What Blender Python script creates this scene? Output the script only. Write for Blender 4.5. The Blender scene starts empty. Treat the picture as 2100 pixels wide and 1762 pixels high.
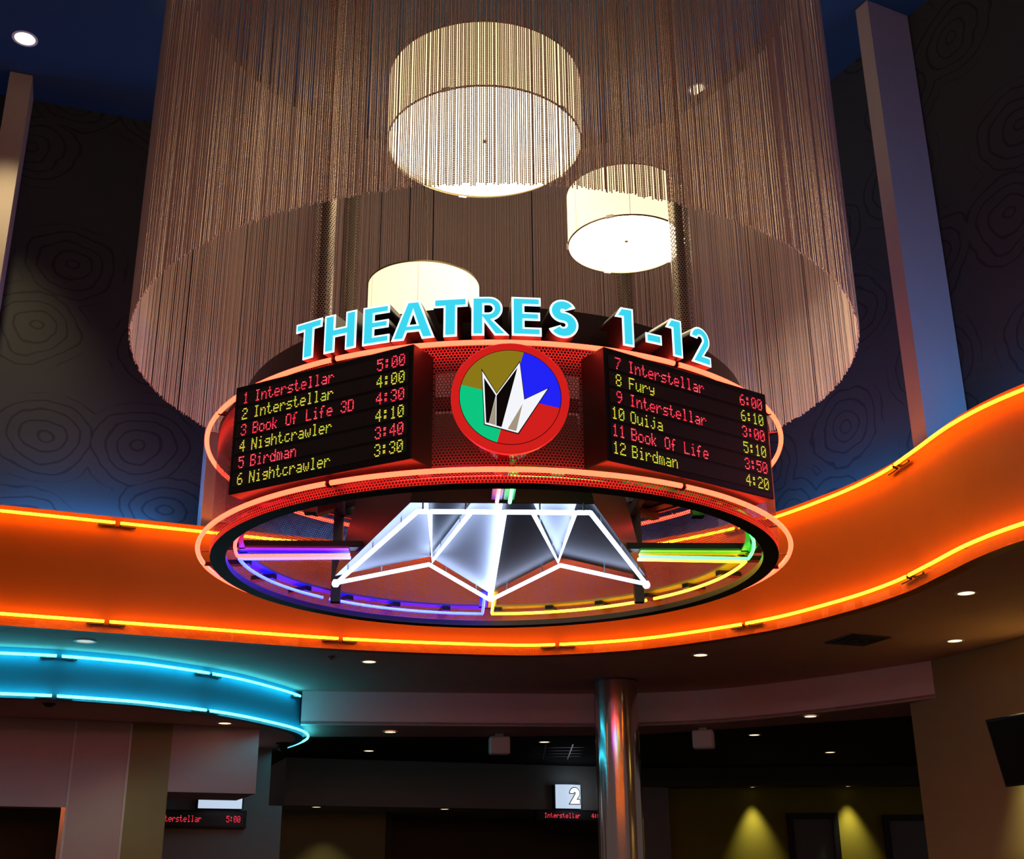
import bpy, math, random
from math import sin, cos, pi, radians, hypot, atan2
from mathutils import Vector, Matrix

S = bpy.context.scene
COL = S.collection
random.seed(7)

# ------------------------------------------------------------------ camera, world, exposure
# World origin = the photographer's eye; the floor lies 1.6 m below it.
cam_d = bpy.data.cameras.new('camera')
cam_d.sensor_width = 36.0
cam_d.lens = 2511.5 / 2100 * 36.0
cam_d.clip_end = 200
cam = bpy.data.objects.new('camera', cam_d)
COL.objects.link(cam)
cam.matrix_world = Matrix.Rotation(pi / 2 + 0.36483, 4, 'X') @ Matrix.Rotation(-0.008427, 4, 'Z')
S.camera = cam

W = bpy.data.worlds.new('dim_lobby_air')
S.world = W
W.use_nodes = True
W.node_tree.nodes['Background'].inputs[0].default_value = (1.0, 0.74, 0.69, 1)
W.node_tree.nodes['Background'].inputs[1].default_value = 0.085

S.view_settings.view_transform = 'Standard'
S.view_settings.look = 'None'
S.view_settings.gamma = 1.0
S.view_settings.exposure = 0.0
S.view_settings.use_curve_mapping = False
S.cycles.max_bounces = 6
S.cycles.diffuse_bounces = 3
S.cycles.glossy_bounces = 4
S.cycles.transparent_max_bounces = 16
S.cycles.caustics_reflective = False
S.cycles.caustics_refractive = False
S.cycles.sample_clamp_indirect = 4.0
S.cycles.use_denoising = True

FLOOR = -1.6

def spot(name, loc, target, energy, color, angle, blend=0.6, size=0.05, parent=None):
    d = bpy.data.lights.new(name, 'SPOT')
    d.energy = energy; d.color = color; d.spot_size = radians(angle); d.spot_blend = blend; d.shadow_soft_size = size
    o = bpy.data.objects.new(name, d); COL.objects.link(o)
    o.location = loc
    o.rotation_euler = (Vector(target) - Vector(loc)).to_track_quat('-Z', 'Y').to_euler()
    return o

# ------------------------------------------------------------------ materials
def mat(name, color=(.5, .5, .5), rough=.6, metal=0.0, emit=None, strength=1.0, sample=True, spec=.5):
    m = bpy.data.materials.new(name); m.use_nodes = True
    b = m.node_tree.nodes['Principled BSDF']
    b.inputs['Base Color'].default_value = (*color, 1)
    b.inputs['Roughness'].default_value = rough
    b.inputs['Metallic'].default_value = metal
    b.inputs['Specular IOR Level'].default_value = spec
    if emit:
        b.inputs['Emission Color'].default_value = (*emit, 1)
        b.inputs['Emission Strength'].default_value = strength
        if not sample: m.cycles.emission_sampling = 'NONE'
    return m

def nodes(m):
    nt = m.node_tree
    return nt, nt.nodes, nt.links, nt.nodes['Principled BSDF']

def paint(name, color, rough=.7, var=.12, scale=3.0, bump=.0):
    """Painted plaster with a faint roller mottling."""
    m = mat(name, color, rough, spec=.18)
    nt, N, L, b = nodes(m)
    tc = N.new('ShaderNodeTexCoord'); no = N.new('ShaderNodeTexNoise'); no.inputs['Scale'].default_value = scale
    no.inputs['Detail'].default_value = 5
    mr = N.new('ShaderNodeMapRange'); mr.inputs['To Min'].default_value = 1 - var; mr.inputs['To Max'].default_value = 1 + var
    mx = N.new('ShaderNodeMix'); mx.data_type = 'RGBA'; mx.blend_type = 'MULTIPLY'; mx.inputs['Factor'].default_value = 1
    mx.inputs['A'].default_value = (*color, 1)
    L.new(tc.outputs['Object'], no.inputs['Vector']); L.new(no.outputs['Fac'], mr.inputs['Value'])
    L.new(mr.outputs['Result'], mx.inputs['B']); L.new(mx.outputs['Result'], b.inputs['Base Color'])
    n2 = N.new('ShaderNodeTexNoise'); n2.inputs['Scale'].default_value = 220
    bp = N.new('ShaderNodeBump'); bp.inputs['Strength'].default_value = .08; bp.inputs['Distance'].default_value = .002
    L.new(tc.outputs['Object'], n2.inputs['Vector']); L.new(n2.outputs['Fac'], bp.inputs['Height']); L.new(bp.outputs['Normal'], b.inputs['Normal'])
    return m

def perforated(name, color, pitch=.02, hole=.36, rough=.4, metal=.3):
    """Sheet metal with round holes on a hexagonal grid; needs a UV map in metres."""
    m = mat(name, color, rough, metal)
    nt, N, L, b = nodes(m)
    out = N['Material Output']
    uv = N.new('ShaderNodeUVMap'); uv.uv_map = 'UVMap'
    sc = N.new('ShaderNodeVectorMath'); sc.operation = 'SCALE'; sc.inputs['Scale'].default_value = 1 / pitch
    L.new(uv.outputs['UV'], sc.inputs[0])
    R3 = 3 ** .5
    lens = []
    for off in ((0, 0, 0), (.5, R3 / 2, 0)):
        a = N.new('ShaderNodeVectorMath'); a.operation = 'ADD'; a.inputs[1].default_value = off
        w = N.new('ShaderNodeVectorMath'); w.operation = 'WRAP'
        w.inputs[1].default_value = (.5, R3 / 2, 1); w.inputs[2].default_value = (-.5, -R3 / 2, -1)
        ln = N.new('ShaderNodeVectorMath'); ln.operation = 'LENGTH'
        L.new(sc.outputs[0], a.inputs[0]); L.new(a.outputs[0], w.inputs[0]); L.new(w.outputs[0], ln.inputs[0])
        lens.append(ln)
    mn = N.new('ShaderNodeMath'); mn.operation = 'MINIMUM'
    L.new(lens[0].outputs['Value'], mn.inputs[0]); L.new(lens[1].outputs['Value'], mn.inputs[1])
    lt = N.new('ShaderNodeMath'); lt.operation = 'LESS_THAN'; lt.inputs[1].default_value = hole
    L.new(mn.outputs[0], lt.inputs[0])
    tr = N.new('ShaderNodeBsdfTransparent'); mx = N.new('ShaderNodeMixShader')
    L.new(lt.outputs[0], mx.inputs[0]); L.new(b.outputs[0], mx.inputs[1]); L.new(tr.outputs[0], mx.inputs[2]); L.new(mx.outputs[0], out.inputs['Surface'])
    return m

def wallpaper(name, base, line):
    """Matt wall covering with hand-drawn nests of ellipses."""
    m = mat(name, base, .75)
    nt, N, L, b = nodes(m)
    uv = N.new('ShaderNodeUVMap'); uv.uv_map = 'UVMap'
    mp = N.new('ShaderNodeMapping'); mp.inputs['Scale'].default_value = (.8, .95, 1)
    no = N.new('ShaderNodeTexNoise'); no.inputs['Scale'].default_value = 1.3; no.inputs['Detail'].default_value = 1
    sb = N.new('ShaderNodeVectorMath'); sb.operation = 'SUBTRACT'; sb.inputs[1].default_value = (.5, .5, .5)
    ms = N.new('ShaderNodeVectorMath'); ms.operation = 'SCALE'; ms.inputs['Scale'].default_value = .22
    ad = N.new('ShaderNodeVectorMath'); ad.operation = 'ADD'
    L.new(uv.outputs['UV'], mp.inputs['Vector']); L.new(mp.outputs['Vector'], no.inputs['Vector'])
    L.new(no.outputs['Color'], sb.inputs[0]); L.new(sb.outputs[0], ms.inputs[0]); L.new(mp.outputs['Vector'], ad.inputs[0]); L.new(ms.outputs[0], ad.inputs[1])
    vo = N.new('ShaderNodeTexVoronoi'); vo.voronoi_dimensions = '2D'; vo.inputs['Scale'].default_value = 1.0; vo.inputs['Randomness'].default_value = .55
    L.new(ad.outputs[0], vo.inputs['Vector'])
    n3 = N.new('ShaderNodeTexNoise'); n3.inputs['Scale'].default_value = 3.0
    L.new(mp.outputs['Vector'], n3.inputs['Vector'])
    k = N.new('ShaderNodeMath'); k.operation = 'MULTIPLY_ADD'; k.inputs[1].default_value = 58.0
    k2 = N.new('ShaderNodeMath'); k2.operation = 'MULTIPLY'; k2.inputs[1].default_value = 9.0
    L.new(n3.outputs['Fac'], k2.inputs[0]); L.new(vo.outputs['Distance'], k.inputs[0]); L.new(k2.outputs[0], k.inputs[2])
    sn = N.new('ShaderNodeMath'); sn.operation = 'SINE'; L.new(k.outputs[0], sn.inputs[0])
    st = N.new('ShaderNodeMapRange'); st.inputs['From Min'].default_value = .72; st.inputs['From Max'].default_value = .95
    L.new(sn.outputs[0], st.inputs['Value'])
    inr = N.new('ShaderNodeMapRange'); inr.inputs['From Min'].default_value = .50; inr.inputs['From Max'].default_value = .46
    L.new(vo.outputs['Distance'], inr.inputs['Value'])
    fm = N.new('ShaderNodeMath'); fm.operation = 'MULTIPLY'; L.new(st.outputs[0], fm.inputs[0]); L.new(inr.outputs[0], fm.inputs[1])
    mx = N.new('ShaderNodeMix'); mx.data_type = 'RGBA'; mx.inputs['A'].default_value = (*base, 1); mx.inputs['B'].default_value = (*line, 1)
    L.new(fm.outputs[0], mx.inputs['Factor']); L.new(mx.outputs['Result'], b.inputs['Base Color'])
    return m

M = {}
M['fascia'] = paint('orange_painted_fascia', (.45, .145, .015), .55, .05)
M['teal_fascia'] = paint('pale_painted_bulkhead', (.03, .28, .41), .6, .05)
M['soffit'] = paint('soffit_paint_bounce_tint', (.68, .36, .29), .75, .06)  # extra red in this colour stands in for bounce from the orange neon
M['white_drop'] = paint('off_white_plaster', (.85, .70, .69), .75, .06)
M['dark_tile'] = paint('black_ceiling_tile', (.012, .012, .011), .85, .2)
M['ceiling'] = paint('blue_ceiling_paint', (.020, .052, .098), .8, .06)
M['wallpaper'] = wallpaper('swirl_wall_covering', (.042, .051, .050), (.017, .019, .023))
M['pilaster'] = paint('warm_white_pilaster_paint', (.55, .47, .42), .7, .05)
M['khaki'] = paint('khaki_wall_paint', (.36, .30, .13), .7, .08)
M['yellow'] = paint('mustard_wall_paint', (.36, .31, .04), .7, .08)
M['grey_wall'] = paint('grey_wall_paint', (.38, .39, .37), .75, .08)
M['pink_wall'] = paint('beige_panel_paint', (.66, .52, .50), .7, .06)
M['olive_wall'] = paint('olive_panel_paint', (.36, .33, .16), .7, .06)
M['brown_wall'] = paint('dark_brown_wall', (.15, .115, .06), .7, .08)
M['reveal'] = mat('white_reveal', (.8, .75, .72), .4)
M['floor'] = paint('dark_patterned_carpet', (.05, .035, .04), .95, .4, 6)
M['black'] = mat('black_metal', (.012, .012, .014), .45)
M['black_gloss'] = mat('satin_black_metal', (.014, .012, .011), .38, .0, spec=.4)
M['dark_grey'] = mat('dark_grey_frame', (.04, .042, .05), .5, .3)
M['screen'] = mat('led_row_screen', (.052, .050, .055), .5)
M['return'] = mat('grey_letter_return', (.035, .035, .036), .5, .2)
M['steel'] = mat('polished_steel', (.66, .63, .60), .13, .92)
M['chrome'] = mat('chrome_clip', (.8, .8, .82), .2, 1.0)
M['white_plastic'] = mat('white_plastic', (.85, .82, .79), .5)
M['glass_sleeve'] = mat('dark_electrode_sleeve', (.03, .02, .02), .35)
M['perf'] = perforated('perforated_drum_sheet', (.36, .14, .20), .0215, .36, .45, .25)
M['perf_tube'] = perforated('perforated_tube_sheet', (.27, .215, .18), .02, .33, .4, .5)
M['bead'] = mat('nickel_ball_chain', (.88, .69, .59), .30, .65)

def neon(name, rgb, k=1.0):
    return mat(name, (.9, .9, .9), .3, emit=rgb, strength=k)
M['n_orange'] = neon('orange_neon_glass', (22, 4.6, .04))
M['n_teal'] = neon('turquoise_neon_glass', (.45, 8.0, 10.5))
M['n_red'] = neon('red_neon_glass', (11.5, .40, .17))
M['n_white'] = neon('white_neon_glass', (3.0, 3.9, 6.0))
M['n_blue'] = neon('blue_neon_glass', (.22, .46, 17))
M['n_pink'] = neon('pink_red_neon_glass', (8, .36, .28))
M['n_yellow'] = neon('yellow_neon_glass', (6.5, 4.4, .08))
M['n_green'] = neon('green_neon_glass', (.25, 6, .7))
M['n_cove'] = neon('blue_cove_glass', (2.6, 17.0, 58))
M['shade'] = mat('cream_lamp_shade', (.8, .7, .5), .6, emit=(1.6, 1.2, .64), strength=1.0)
M['diffuser'] = mat('white_lamp_diffuser', (.8, .8, .7), .5, emit=(19, 15.5, 10.5), strength=1.0)
M['diffuser_soft'] = mat('soft_lamp_diffuser', (.8, .8, .7), .5, emit=(5.2, 4.2, 2.5), strength=1.0)
M['shade_trim'] = mat('bronze_lamp_trim', (.12, .09, .05), .4, .6)
M['lens'] = mat('warm_downlight_lens', (.8, .8, .8), .4, emit=(2.3, 1.8, .95), strength=1.0)
M['lens_dim'] = mat('shaded_downlight_lens', (.5, .5, .45), .4, emit=(.5, .42, .30), strength=1.0)
M['cyan'] = mat('cyan_letter_face', (.1, .5, .6), .4, emit=(.035, .66, .86), strength=1.0)
M['border'] = mat('white_letter_edge', (.9, .9, .9), .4, emit=(.95, 1.25, 1.35), strength=1.0)
M['led_red'] = mat('red_led', (.1, 0, 0), .4, emit=(1.7, .035, .10), strength=1.0, sample=False)
M['led_pink'] = mat('pale_red_led', (.1, 0, 0), .4, emit=(1.9, .16, .2), strength=1.0, sample=False)
M['led_yel'] = mat('yellow_led', (.1, .1, 0), .4, emit=(1.0, .78, .08), strength=1.0, sample=False)
M['led_grn'] = mat('lime_led', (.1, .1, 0), .4, emit=(.60, .85, .05), strength=1.0, sample=False)
for nm, c in dict(sign_red=(.64, .012, .01), sign_gold=(.26, .19, .008), sign_blue=(.012, .016, .95), sign_green=(.0, .58, .22),
                  sign_white=(.92, .95, 1.0), sign_tan=(.36, .31, .22)).items():
    M[nm] = mat(nm.replace('sign', 'logo') + '_vinyl', tuple(min(1, v * .4) for v in c), .35, emit=c, strength=.95)
M['sign_black'] = mat('logo_black_vinyl', (.008, .008, .008), .35)
M['plate_white'] = mat('white_crown_panel', (.75, .78, .85), .45)
M['plate_black'] = mat('black_crown_panel', (.008, .009, .011), .36, spec=.4)
M['number_box'] = mat('lit_number_face', (.6, .6, .6), .5, emit=(.50, .62, .78), strength=1.0)
M['number'] = mat('white_numeral', (.9, .9, .9), .5, emit=(1.5, 1.5, 1.5), strength=1.0)
M['poster'] = mat('pale_poster_sheet', (.17, .18, .17), .3)

# ------------------------------------------------------------------ mesh helpers
class MB:
    def __init__(self):
        self.v = []; self.f = []; self.uv = {}; self.mi = []
    def add(self, verts, faces, uvs=None, mi=0):
        n = len(self.v)
        self.v += [tuple(p) for p in verts]
        for i, f in enumerate(faces):
            if uvs: self.uv[len(self.f)] = uvs[i]
            self.f.append([n + k for k in f]); self.mi.append(mi)
        return self
    def box(self, lo, hi):
        x0, y0, z0 = lo; x1, y1, z1 = hi
        v = [(x0, y0, z0), (x1, y0, z0), (x1, y1, z0), (x0, y1, z0), (x0, y0, z1), (x1, y0, z1), (x1, y1, z1), (x0, y1, z1)]
        return self.add(v, [(0, 3, 2, 1), (4, 5, 6, 7), (0, 1, 5, 4), (1, 2, 6, 5), (2, 3, 7, 6), (3, 0, 4, 7)])
    def obox(self, c, u, w, d, z0, z1):
        """box standing on plan point c: from c along unit u by w, back along the normal (u turned left) by d"""
        u = Vector((u[0], u[1])).normalized(); n = Vector((-u[1], u[0])); c = Vector(c[:2])
        p = [c, c + u * w, c + u * w + n * d, c + n * d]
        return self.prism([(q.x, q.y) for q in p], z0, z1)
    def prism(self, pts, z0, z1):
        n = len(pts)
        v = [(x, y, z0) for x, y in pts] + [(x, y, z1) for x, y in pts]
        return self.add(v, [tuple(reversed(range(n))), tuple(range(n, 2 * n))] + [(i, (i + 1) % n, n + (i + 1) % n, n + i) for i in range(n)])
    def tube(self, path, r, sides=8, closed=False, rfun=None):
        P = [Vector(p) for p in path]; n = len(P); rings = []
        prev = None
        for i, p in enumerate(P):
            if closed: t = (P[(i + 1) % n] - P[i - 1])
            else: t = (P[min(i + 1, n - 1)] - P[max(i - 1, 0)])
            t.normalize()
            if prev is None:
                a = Vector((0, 0, 1)) if abs(t.z) < .9 else Vector((1, 0, 0))
                prev = t.cross(a).normalized()
            prev = (prev - t * prev.dot(t)).normalized()
            b = t.cross(prev)
            rr = r if rfun is None else rfun(i)
            rings.append([p + prev * (rr * cos(2 * pi * k / sides)) + b * (rr * sin(2 * pi * k / sides)) for k in range(sides)])
        v = [q for rg in rings for q in rg]; f = []
        for i in range(n if closed else n - 1):
            j = (i + 1) % n
            for k in range(sides):
                k2 = (k + 1) % sides
                f.append((i * sides + k, i * sides + k2, j * sides + k2, j * sides + k))
        if not closed:
            f.append(tuple(reversed(range(sides)))); f.append(tuple(range((n - 1) * sides, n * sides)))
        return self.add(v, f)
    def lathe(self, prof, sides=32, c=(0, 0), caps=True):
        """prof: list of (r, z) revolved about the vertical through c"""
        v = []; f = []
        for r, z in prof:
            v += [(c[0] + r * cos(2 * pi * k / sides), c[1] + r * sin(2 * pi * k / sides), z) for k in range(sides)]
        for i in range(len(prof) - 1):
            for k in range(sides):
                k2 = (k + 1) % sides
                f.append((i * sides + k, i * sides + k2, (i + 1) * sides + k2, (i + 1) * sides + k))
        if caps:
            f.append(tuple(reversed(range(sides)))); f.append(tuple(range((len(prof) - 1) * sides, len(prof) * sides)))
        return self.add(v, f)
    def ring(self, r0, r1, z0, z1, sides=128, a0=0, a1=360, c=(0, 0)):
        """flat ring (square section); angles from the front, clockwise to the right"""
        full = abs(a1 - a0) >= 360
        n = sides if full else max(2, int(sides * abs(a1 - a0) / 360))
        v = []; f = []
        for i in range(n if full else n + 1):
            a = radians(a0 + (a1 - a0) * i / n)
            for r, z in ((r0, z0), (r1, z0), (r1, z1), (r0, z1)):
                v.append((c[0] + r * sin(a), c[1] - r * cos(a), z))
        m = n if full else n + 1
        for i in range(n):
            j = (i + 1) % m
            for k in range(4):
                k2 = (k + 1) % 4
                f.append((i * 4 + k, j * 4 + k, j * 4 + k2, i * 4 + k2))
        if not full: f += [(0, 1, 2, 3), tuple(n * 4 + k for k in (3, 2, 1, 0))]
        return self.add(v, f)
    def drum(self, r, z0, z1, sides=192, c=(0, 0)):
        """open sheet cylinder with UVs in metres"""
        v = []; f = []; uv = []
        for k in range(sides):
            a = 2 * pi * k / sides
            v += [(c[0] + r * cos(a), c[1] + r * sin(a), z0), (c[0] + r * cos(a), c[1] + r * sin(a), z1)]
            k2 = (k + 1) % sides
            f.append((2 * k, 2 * k2, 2 * k2 + 1, 2 * k + 1))
            u0 = 2 * pi * r * k / sides; u1 = 2 * pi * r * (k + 1) / sides
            uv.append(((u0, z0), (u1, z0), (u1, z1), (u0, z1)))
        return self.add(v, f, uv)
    def mesh(self, name, mats, smooth=False):
        me = bpy.data.meshes.new(name)
        me.from_pydata(self.v, [], self.f)
        if self.uv:
            l = me.uv_layers.new(name='UVMap')
            for p in me.polygons:
                if p.index in self.uv:
                    for li, q in zip(p.loop_indices, self.uv[p.index]): l.data[li].uv = q
        for m in (mats if isinstance(mats, (list, tuple)) else [mats]): me.materials.append(m)
        if any(self.mi):
            for p, i in zip(me.polygons, self.mi): p.material_index = i
        if smooth:
            for p in me.polygons: p.use_smooth = len(p.vertices) <= 4
        me.update()
        return me
    def build(self, name, mats, parent=None, smooth=False):
        return link(name, self.mesh(name, mats, smooth), parent)

def link(name, me, parent=None, loc=None):
    o = bpy.data.objects.new(name, me); COL.objects.link(o)
    if parent: o.parent = parent
    if loc: o.location = loc
    return o

def thing(name, label, cat, loc=(0, 0, 0), rotz=0, group=None):
    o = bpy.data.objects.new(name, None); COL.objects.link(o)
    o.empty_display_size = .1
    o.location = loc; o.rotation_euler = (0, 0, rotz)
    return tag(o, label, cat, group)

def tag(o, label, cat, group=None):
    o['label'] = label; o['category'] = cat; o['kind'] = 'thing'
    if group: o['group'] = group
    return o

def struct(o, label=None):
    o['kind'] = 'structure'
    if label: o['label'] = label
    return o

def copy_tree(o, parent=None):
    c = o.copy(); COL.objects.link(c)
    if parent: c.parent = parent
    for ch in list(o.children): copy_tree(ch, c)
    return c

def bevel(o, w, seg=2):
    md = o.modifiers.new('bevel', 'BEVEL'); md.width = w; md.segments = seg; md.limit_method = 'ANGLE'
    return o

def catmull(pts, per=10):
    P = [Vector(p) for p in pts]; out = []
    for i in range(len(P) - 1):
        p0 = P[max(i - 1, 0)]; p1 = P[i]; p2 = P[i + 1]; p3 = P[min(i + 2, len(P) - 1)]
        for k in range(per):
            t = k / per
            out.append(.5 * ((2 * p1) + (p2 - p0) * t + (2 * p0 - 5 * p1 + 4 * p2 - p3) * t * t + (3 * p1 - p0 - 3 * p2 + p3) * t ** 3))
    out.append(P[-1])
    return out

def offset_curve(pts, d):
    """plan polyline moved sideways by d (positive = to the right of its direction)"""
    out = []
    for i, p in enumerate(pts):
        t = (pts[min(i + 1, len(pts) - 1)] - pts[max(i - 1, 0)]).normalized()
        out.append(Vector((p.x + t.y * d, p.y - t.x * d)))
    return out

def strip(front, back, z0, z1):
    """solid curtain wall between two plan polylines"""
    mb = MB(); n = len(front)
    v = []
    for a, b in zip(front, back):
        v += [(a.x, a.y, z0), (a.x, a.y, z1), (b.x, b.y, z1), (b.x, b.y, z0)]
    f = []
    for i in range(n - 1):
        for k in range(4):
            k2 = (k + 1) % 4
            f.append((4 * i + k, 4 * i + k2, 4 * i + 4 + k2, 4 * i + 4 + k))
    f += [(3, 2, 1, 0), tuple(4 * (n - 1) + k for k in (0, 1, 2, 3))]
    return mb.add(v, f)

def resample(pts, i0, i1, step=.12):
    """points of a polyline between arc lengths i0 and i1"""
    acc = [0.0]
    for a, b in zip(pts, pts[1:]): acc.append(acc[-1] + (b - a).length)
    def at(s):
        s = min(max(s, 0), acc[-1])
        for i in range(len(pts) - 1):
            if s <= acc[i + 1] + 1e-9:
                t = (s - acc[i]) / max(acc[i + 1] - acc[i], 1e-9)
                return pts[i].lerp(pts[i + 1], t)
        return pts[-1].copy()
    n = max(2, int((i1 - i0) / step) + 1)
    return [at(i0 + (i1 - i0) * k / (n - 1)) for k in range(n)]

def arclen_near(pts, q):
    acc = 0; best = (1e9, 0)
    for a, b in zip(pts, pts[1:]):
        d = b - a; t = max(0, min(1, (Vector(q) - a).dot(d) / d.length_squared)); p = a + d * t
        e = (p - Vector(q)).length
        if e < best[0]: best = (e, acc + d.length * t)
        acc += d.length
    return best[1]

def curve_mesh(name, loops, extrude=0.0, offset=0.0):
    """filled 2-D outline (holes allowed) as a mesh in the XY plane"""
    cu = bpy.data.curves.new(name, 'CURVE'); cu.dimensions = '2D'; cu.fill_mode = 'BOTH'; cu.extrude = extrude; cu.offset = offset
    for lp in loops:
        sp = cu.splines.new('POLY'); sp.points.add(len(lp) - 1)
        for p, q in zip(sp.points, lp): p.co = (q[0], q[1], 0, 1)
        sp.use_cyclic_u = True
    o = bpy.data.objects.new(name, cu); COL.objects.link(o)
    dg = bpy.context.evaluated_depsgraph_get(); dg.update()
    me = bpy.data.meshes.new_from_object(o.evaluated_get(dg))
    me.name = name
    bpy.data.objects.remove(o); bpy.data.curves.remove(cu)
    return me

def poly_mesh(name, pts, m, z=0.0):
    me = bpy.data.meshes.new(name); me.from_pydata([(x, y, z) for x, y in pts], [], [list(range(len(pts)))]); me.materials.append(m)
    return me

# ------------------------------------------------------------------ 5x7 dot matrix lettering
FONT = {
'0': ".###.|#...#|#..##|#.#.#|##..#|#...#|.###.", '1': "..#..|.##..|..#..|..#..|..#..|..#..|.###.", '2': ".###.|#...#|....#|..##.|.#...|#....|#####",
'3': ".###.|#...#|....#|..##.|....#|#...#|.###.", '4': "...#.|..##.|.#.#.|#..#.|#####|...#.|...#.", '5': "#####|#....|####.|....#|....#|#...#|.###.",
'6': "..##.|.#...|#....|####.|#...#|#...#|.###.", '7': "#####|....#|...#.|..#..|..#..|.#...|.#...", '8': ".###.|#...#|#...#|.###.|#...#|#...#|.###.",
'9': ".###.|#...#|#...#|.####|....#|...#.|.##..", ':': ".....|.##..|.##..|.....|.##..|.##..|.....", ' ': ".....|.....|.....|.....|.....|.....|.....",
'I': ".###.|..#..|..#..|..#..|..#..|..#..|.###.", 'B': "####.|#...#|#...#|####.|#...#|#...#|####.", 'O': ".###.|#...#|#...#|#...#|#...#|#...#|.###.",
'L': "#....|#....|#....|#....|#....|#....|#####", 'D': "####.|#...#|#...#|#...#|#...#|#...#|####.", 'N': "#...#|##..#|##..#|#.#.#|#..##|#..##|#...#",
'F': "#####|#....|#....|####.|#....|#....|#....",
'n': ".....|.....|#.##.|##..#|#...#|#...#|#...#", 't': ".#...|.#...|###..|.#...|.#...|.#..#|..##.", 'e': ".....|.....|.###.|#...#|#####|#....|.###.",
'r': ".....|.....|#.##.|##..#|#....|#....|#....", 's': ".....|.....|.####|#....|.###.|....#|####.", 'l': ".##..|..#..|..#..|..#..|..#..|..#..|.###.",
'a': ".....|.....|.###.|....#|.####|#...#|.####", 'o': ".....|.....|.###.|#...#|#...#|#...#|.###.", 'k': "#....|#....|#..#.|#.#..|##...|#.#..|#..#.",
'f': "..##.|.#...|.#...|###..|.#...|.#...|.#...", 'i': "..#..|.....|.##..|..#..|..#..|..#..|.###.", 'g': ".....|.....|.####|#...#|.####|....#|.###.",
'h': "#....|#....|#.##.|##..#|#...#|#...#|#...#", 'c': ".....|.....|.###.|#....|#....|#...#|.###.", 'w': ".....|.....|#...#|#...#|#.#.#|#.#.#|.#.#.",
'd': "....#|....#|.##.#|#..##|#...#|#...#|.####", 'm': ".....|.....|##.#.|#.#.#|#.#.#|#.#.#|#.#.#", 'u': ".....|.....|#...#|#...#|#...#|#..##|.##.#",
'y': ".....|.....|#...#|#...#|.####|....#|.###.", 'j': "...#.|.....|..##.|...#.|...#.|#..#.|.##..",
}
def led_row(items, dx, dz, r, mats):
    """dots in the XZ plane facing -Y; items = [(x of first column, text)], vertical centre at 0"""
    mb = MB(); rnd = random.Random(sum(len(t) for _, t in items) * 7 + 3)
    for x0, text in items:
        for ci, ch in enumerate(text):
            for ri, row in enumerate(FONT[ch].split('|')):
                for cc, px in enumerate(row):
                    if px != '#': continue
                    x = x0 + (ci * 6 + cc) * dx; z = (3 - ri) * dz
                    mb.add([(x + r * cos(pi / 3 * k), 0, z + r * sin(pi / 3 * k)) for k in range(6)], [(0, 1, 2, 3, 4, 5)], mi=1 if rnd.random() < .42 else 0)
    return mb
RED = ('led_red', 'led_pink'); YEL = ('led_yel', 'led_grn')

# ------------------------------------------------------------------ the room shell
def V2(l): return [Vector(p) for p in l]
H = 8.6                       # ceiling of the hall above the eye
FASC = catmull(V2([(-9.2, 9.35), (-7.0, 10.3), (-4.85, 11.24), (-3.4, 11.88), (-1.78, 12.58), (-.28, 12.96), (.5, 12.98), (1.45, 12.66), (2.45, 11.86),
                   (3.03, 11.0), (3.33, 10.3), (3.45, 9.72), (3.57, 9.05), (3.80, 8.48), (4.25, 7.85), (5.0, 7.35), (6.2, 7.1)]), 8)
Z0, Z1 = 2.40, 3.555
fo = strip(FASC, offset_curve(FASC, -.12), Z0, Z1).build('wall_fascia', M['fascia'], smooth=False)
struct(fo, 'orange-lit wavy fascia band of the upper hall')
UPL0 = Vector((-4.24, 12.22)); dl = Vector((1, .354)).normalized()
CORNER = Vector((2.14, 14.48)); dr = Vector((.455, -.89)).normalized()
WL = [CORNER - dl * 13, CORNER]; WR = [CORNER, CORNER + dr * 12]
def upper_wall(name, a, b, m):
    n = Vector((-(b - a).y, (b - a).x)).normalized()      # left of a->b = outside
    mb = MB(); Lh = (b - a).length
    a2 = a + n * .15; b2 = b + n * .15
    v = [(a.x, a.y, 3.4), (b.x, b.y, 3.4), (b.x, b.y, H), (a.x, a.y, H), (a2.x, a2.y, 3.4), (b2.x, b2.y, 3.4), (b2.x, b2.y, H), (a2.x, a2.y, H)]
    mb.add(v, [(0, 1, 2, 3), (5, 4, 7, 6), (4, 5, 1, 0), (3, 2, 6, 7), (4, 0, 3, 7), (1, 5, 6, 2)],
           [((0, 0), (Lh, 0), (Lh, H - 3.4), (0, H - 3.4))] + [((0, 0),) * 4] * 5)
    return struct(mb.build(name, m))
upper_wall('wall_left', WL[0], WL[1], M['wallpaper'])
upper_wall('wall_right', WR[0], WR[1], M['wallpaper'])
struct(MB().prism([(-13, -4), (10, -4), (10, 16), (-13, 16)], H, H + .15).build('ceiling', M['ceiling']), 'blue hall ceiling')
# ledge on top of the fascia, back to the walls
led = [(p.x, p.y) for p in offset_curve(FASC, -.12)] + [(WR[1].x, WR[1].y), (CORNER.x, CORNER.y), (WL[0].x, WL[0].y)]
struct(MB().prism(led, 3.42, 3.50).build('trim_ledge', M['fascia']))
# soffit under the fascia
sof = [(p.x, p.y) for p in FASC] + [(9, 7.1), (9, 17.2), (-9.2, 17.2)]
struct(MB().prism(sof, Z0 + .002, Z0 + .08).build('ceiling_soffit', M['soffit']), 'dark soffit under the orange fascia')
struct(MB().box((-14, -6, FLOOR - .1), (14, 26, FLOOR)).build('floor', M['floor']))

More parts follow.
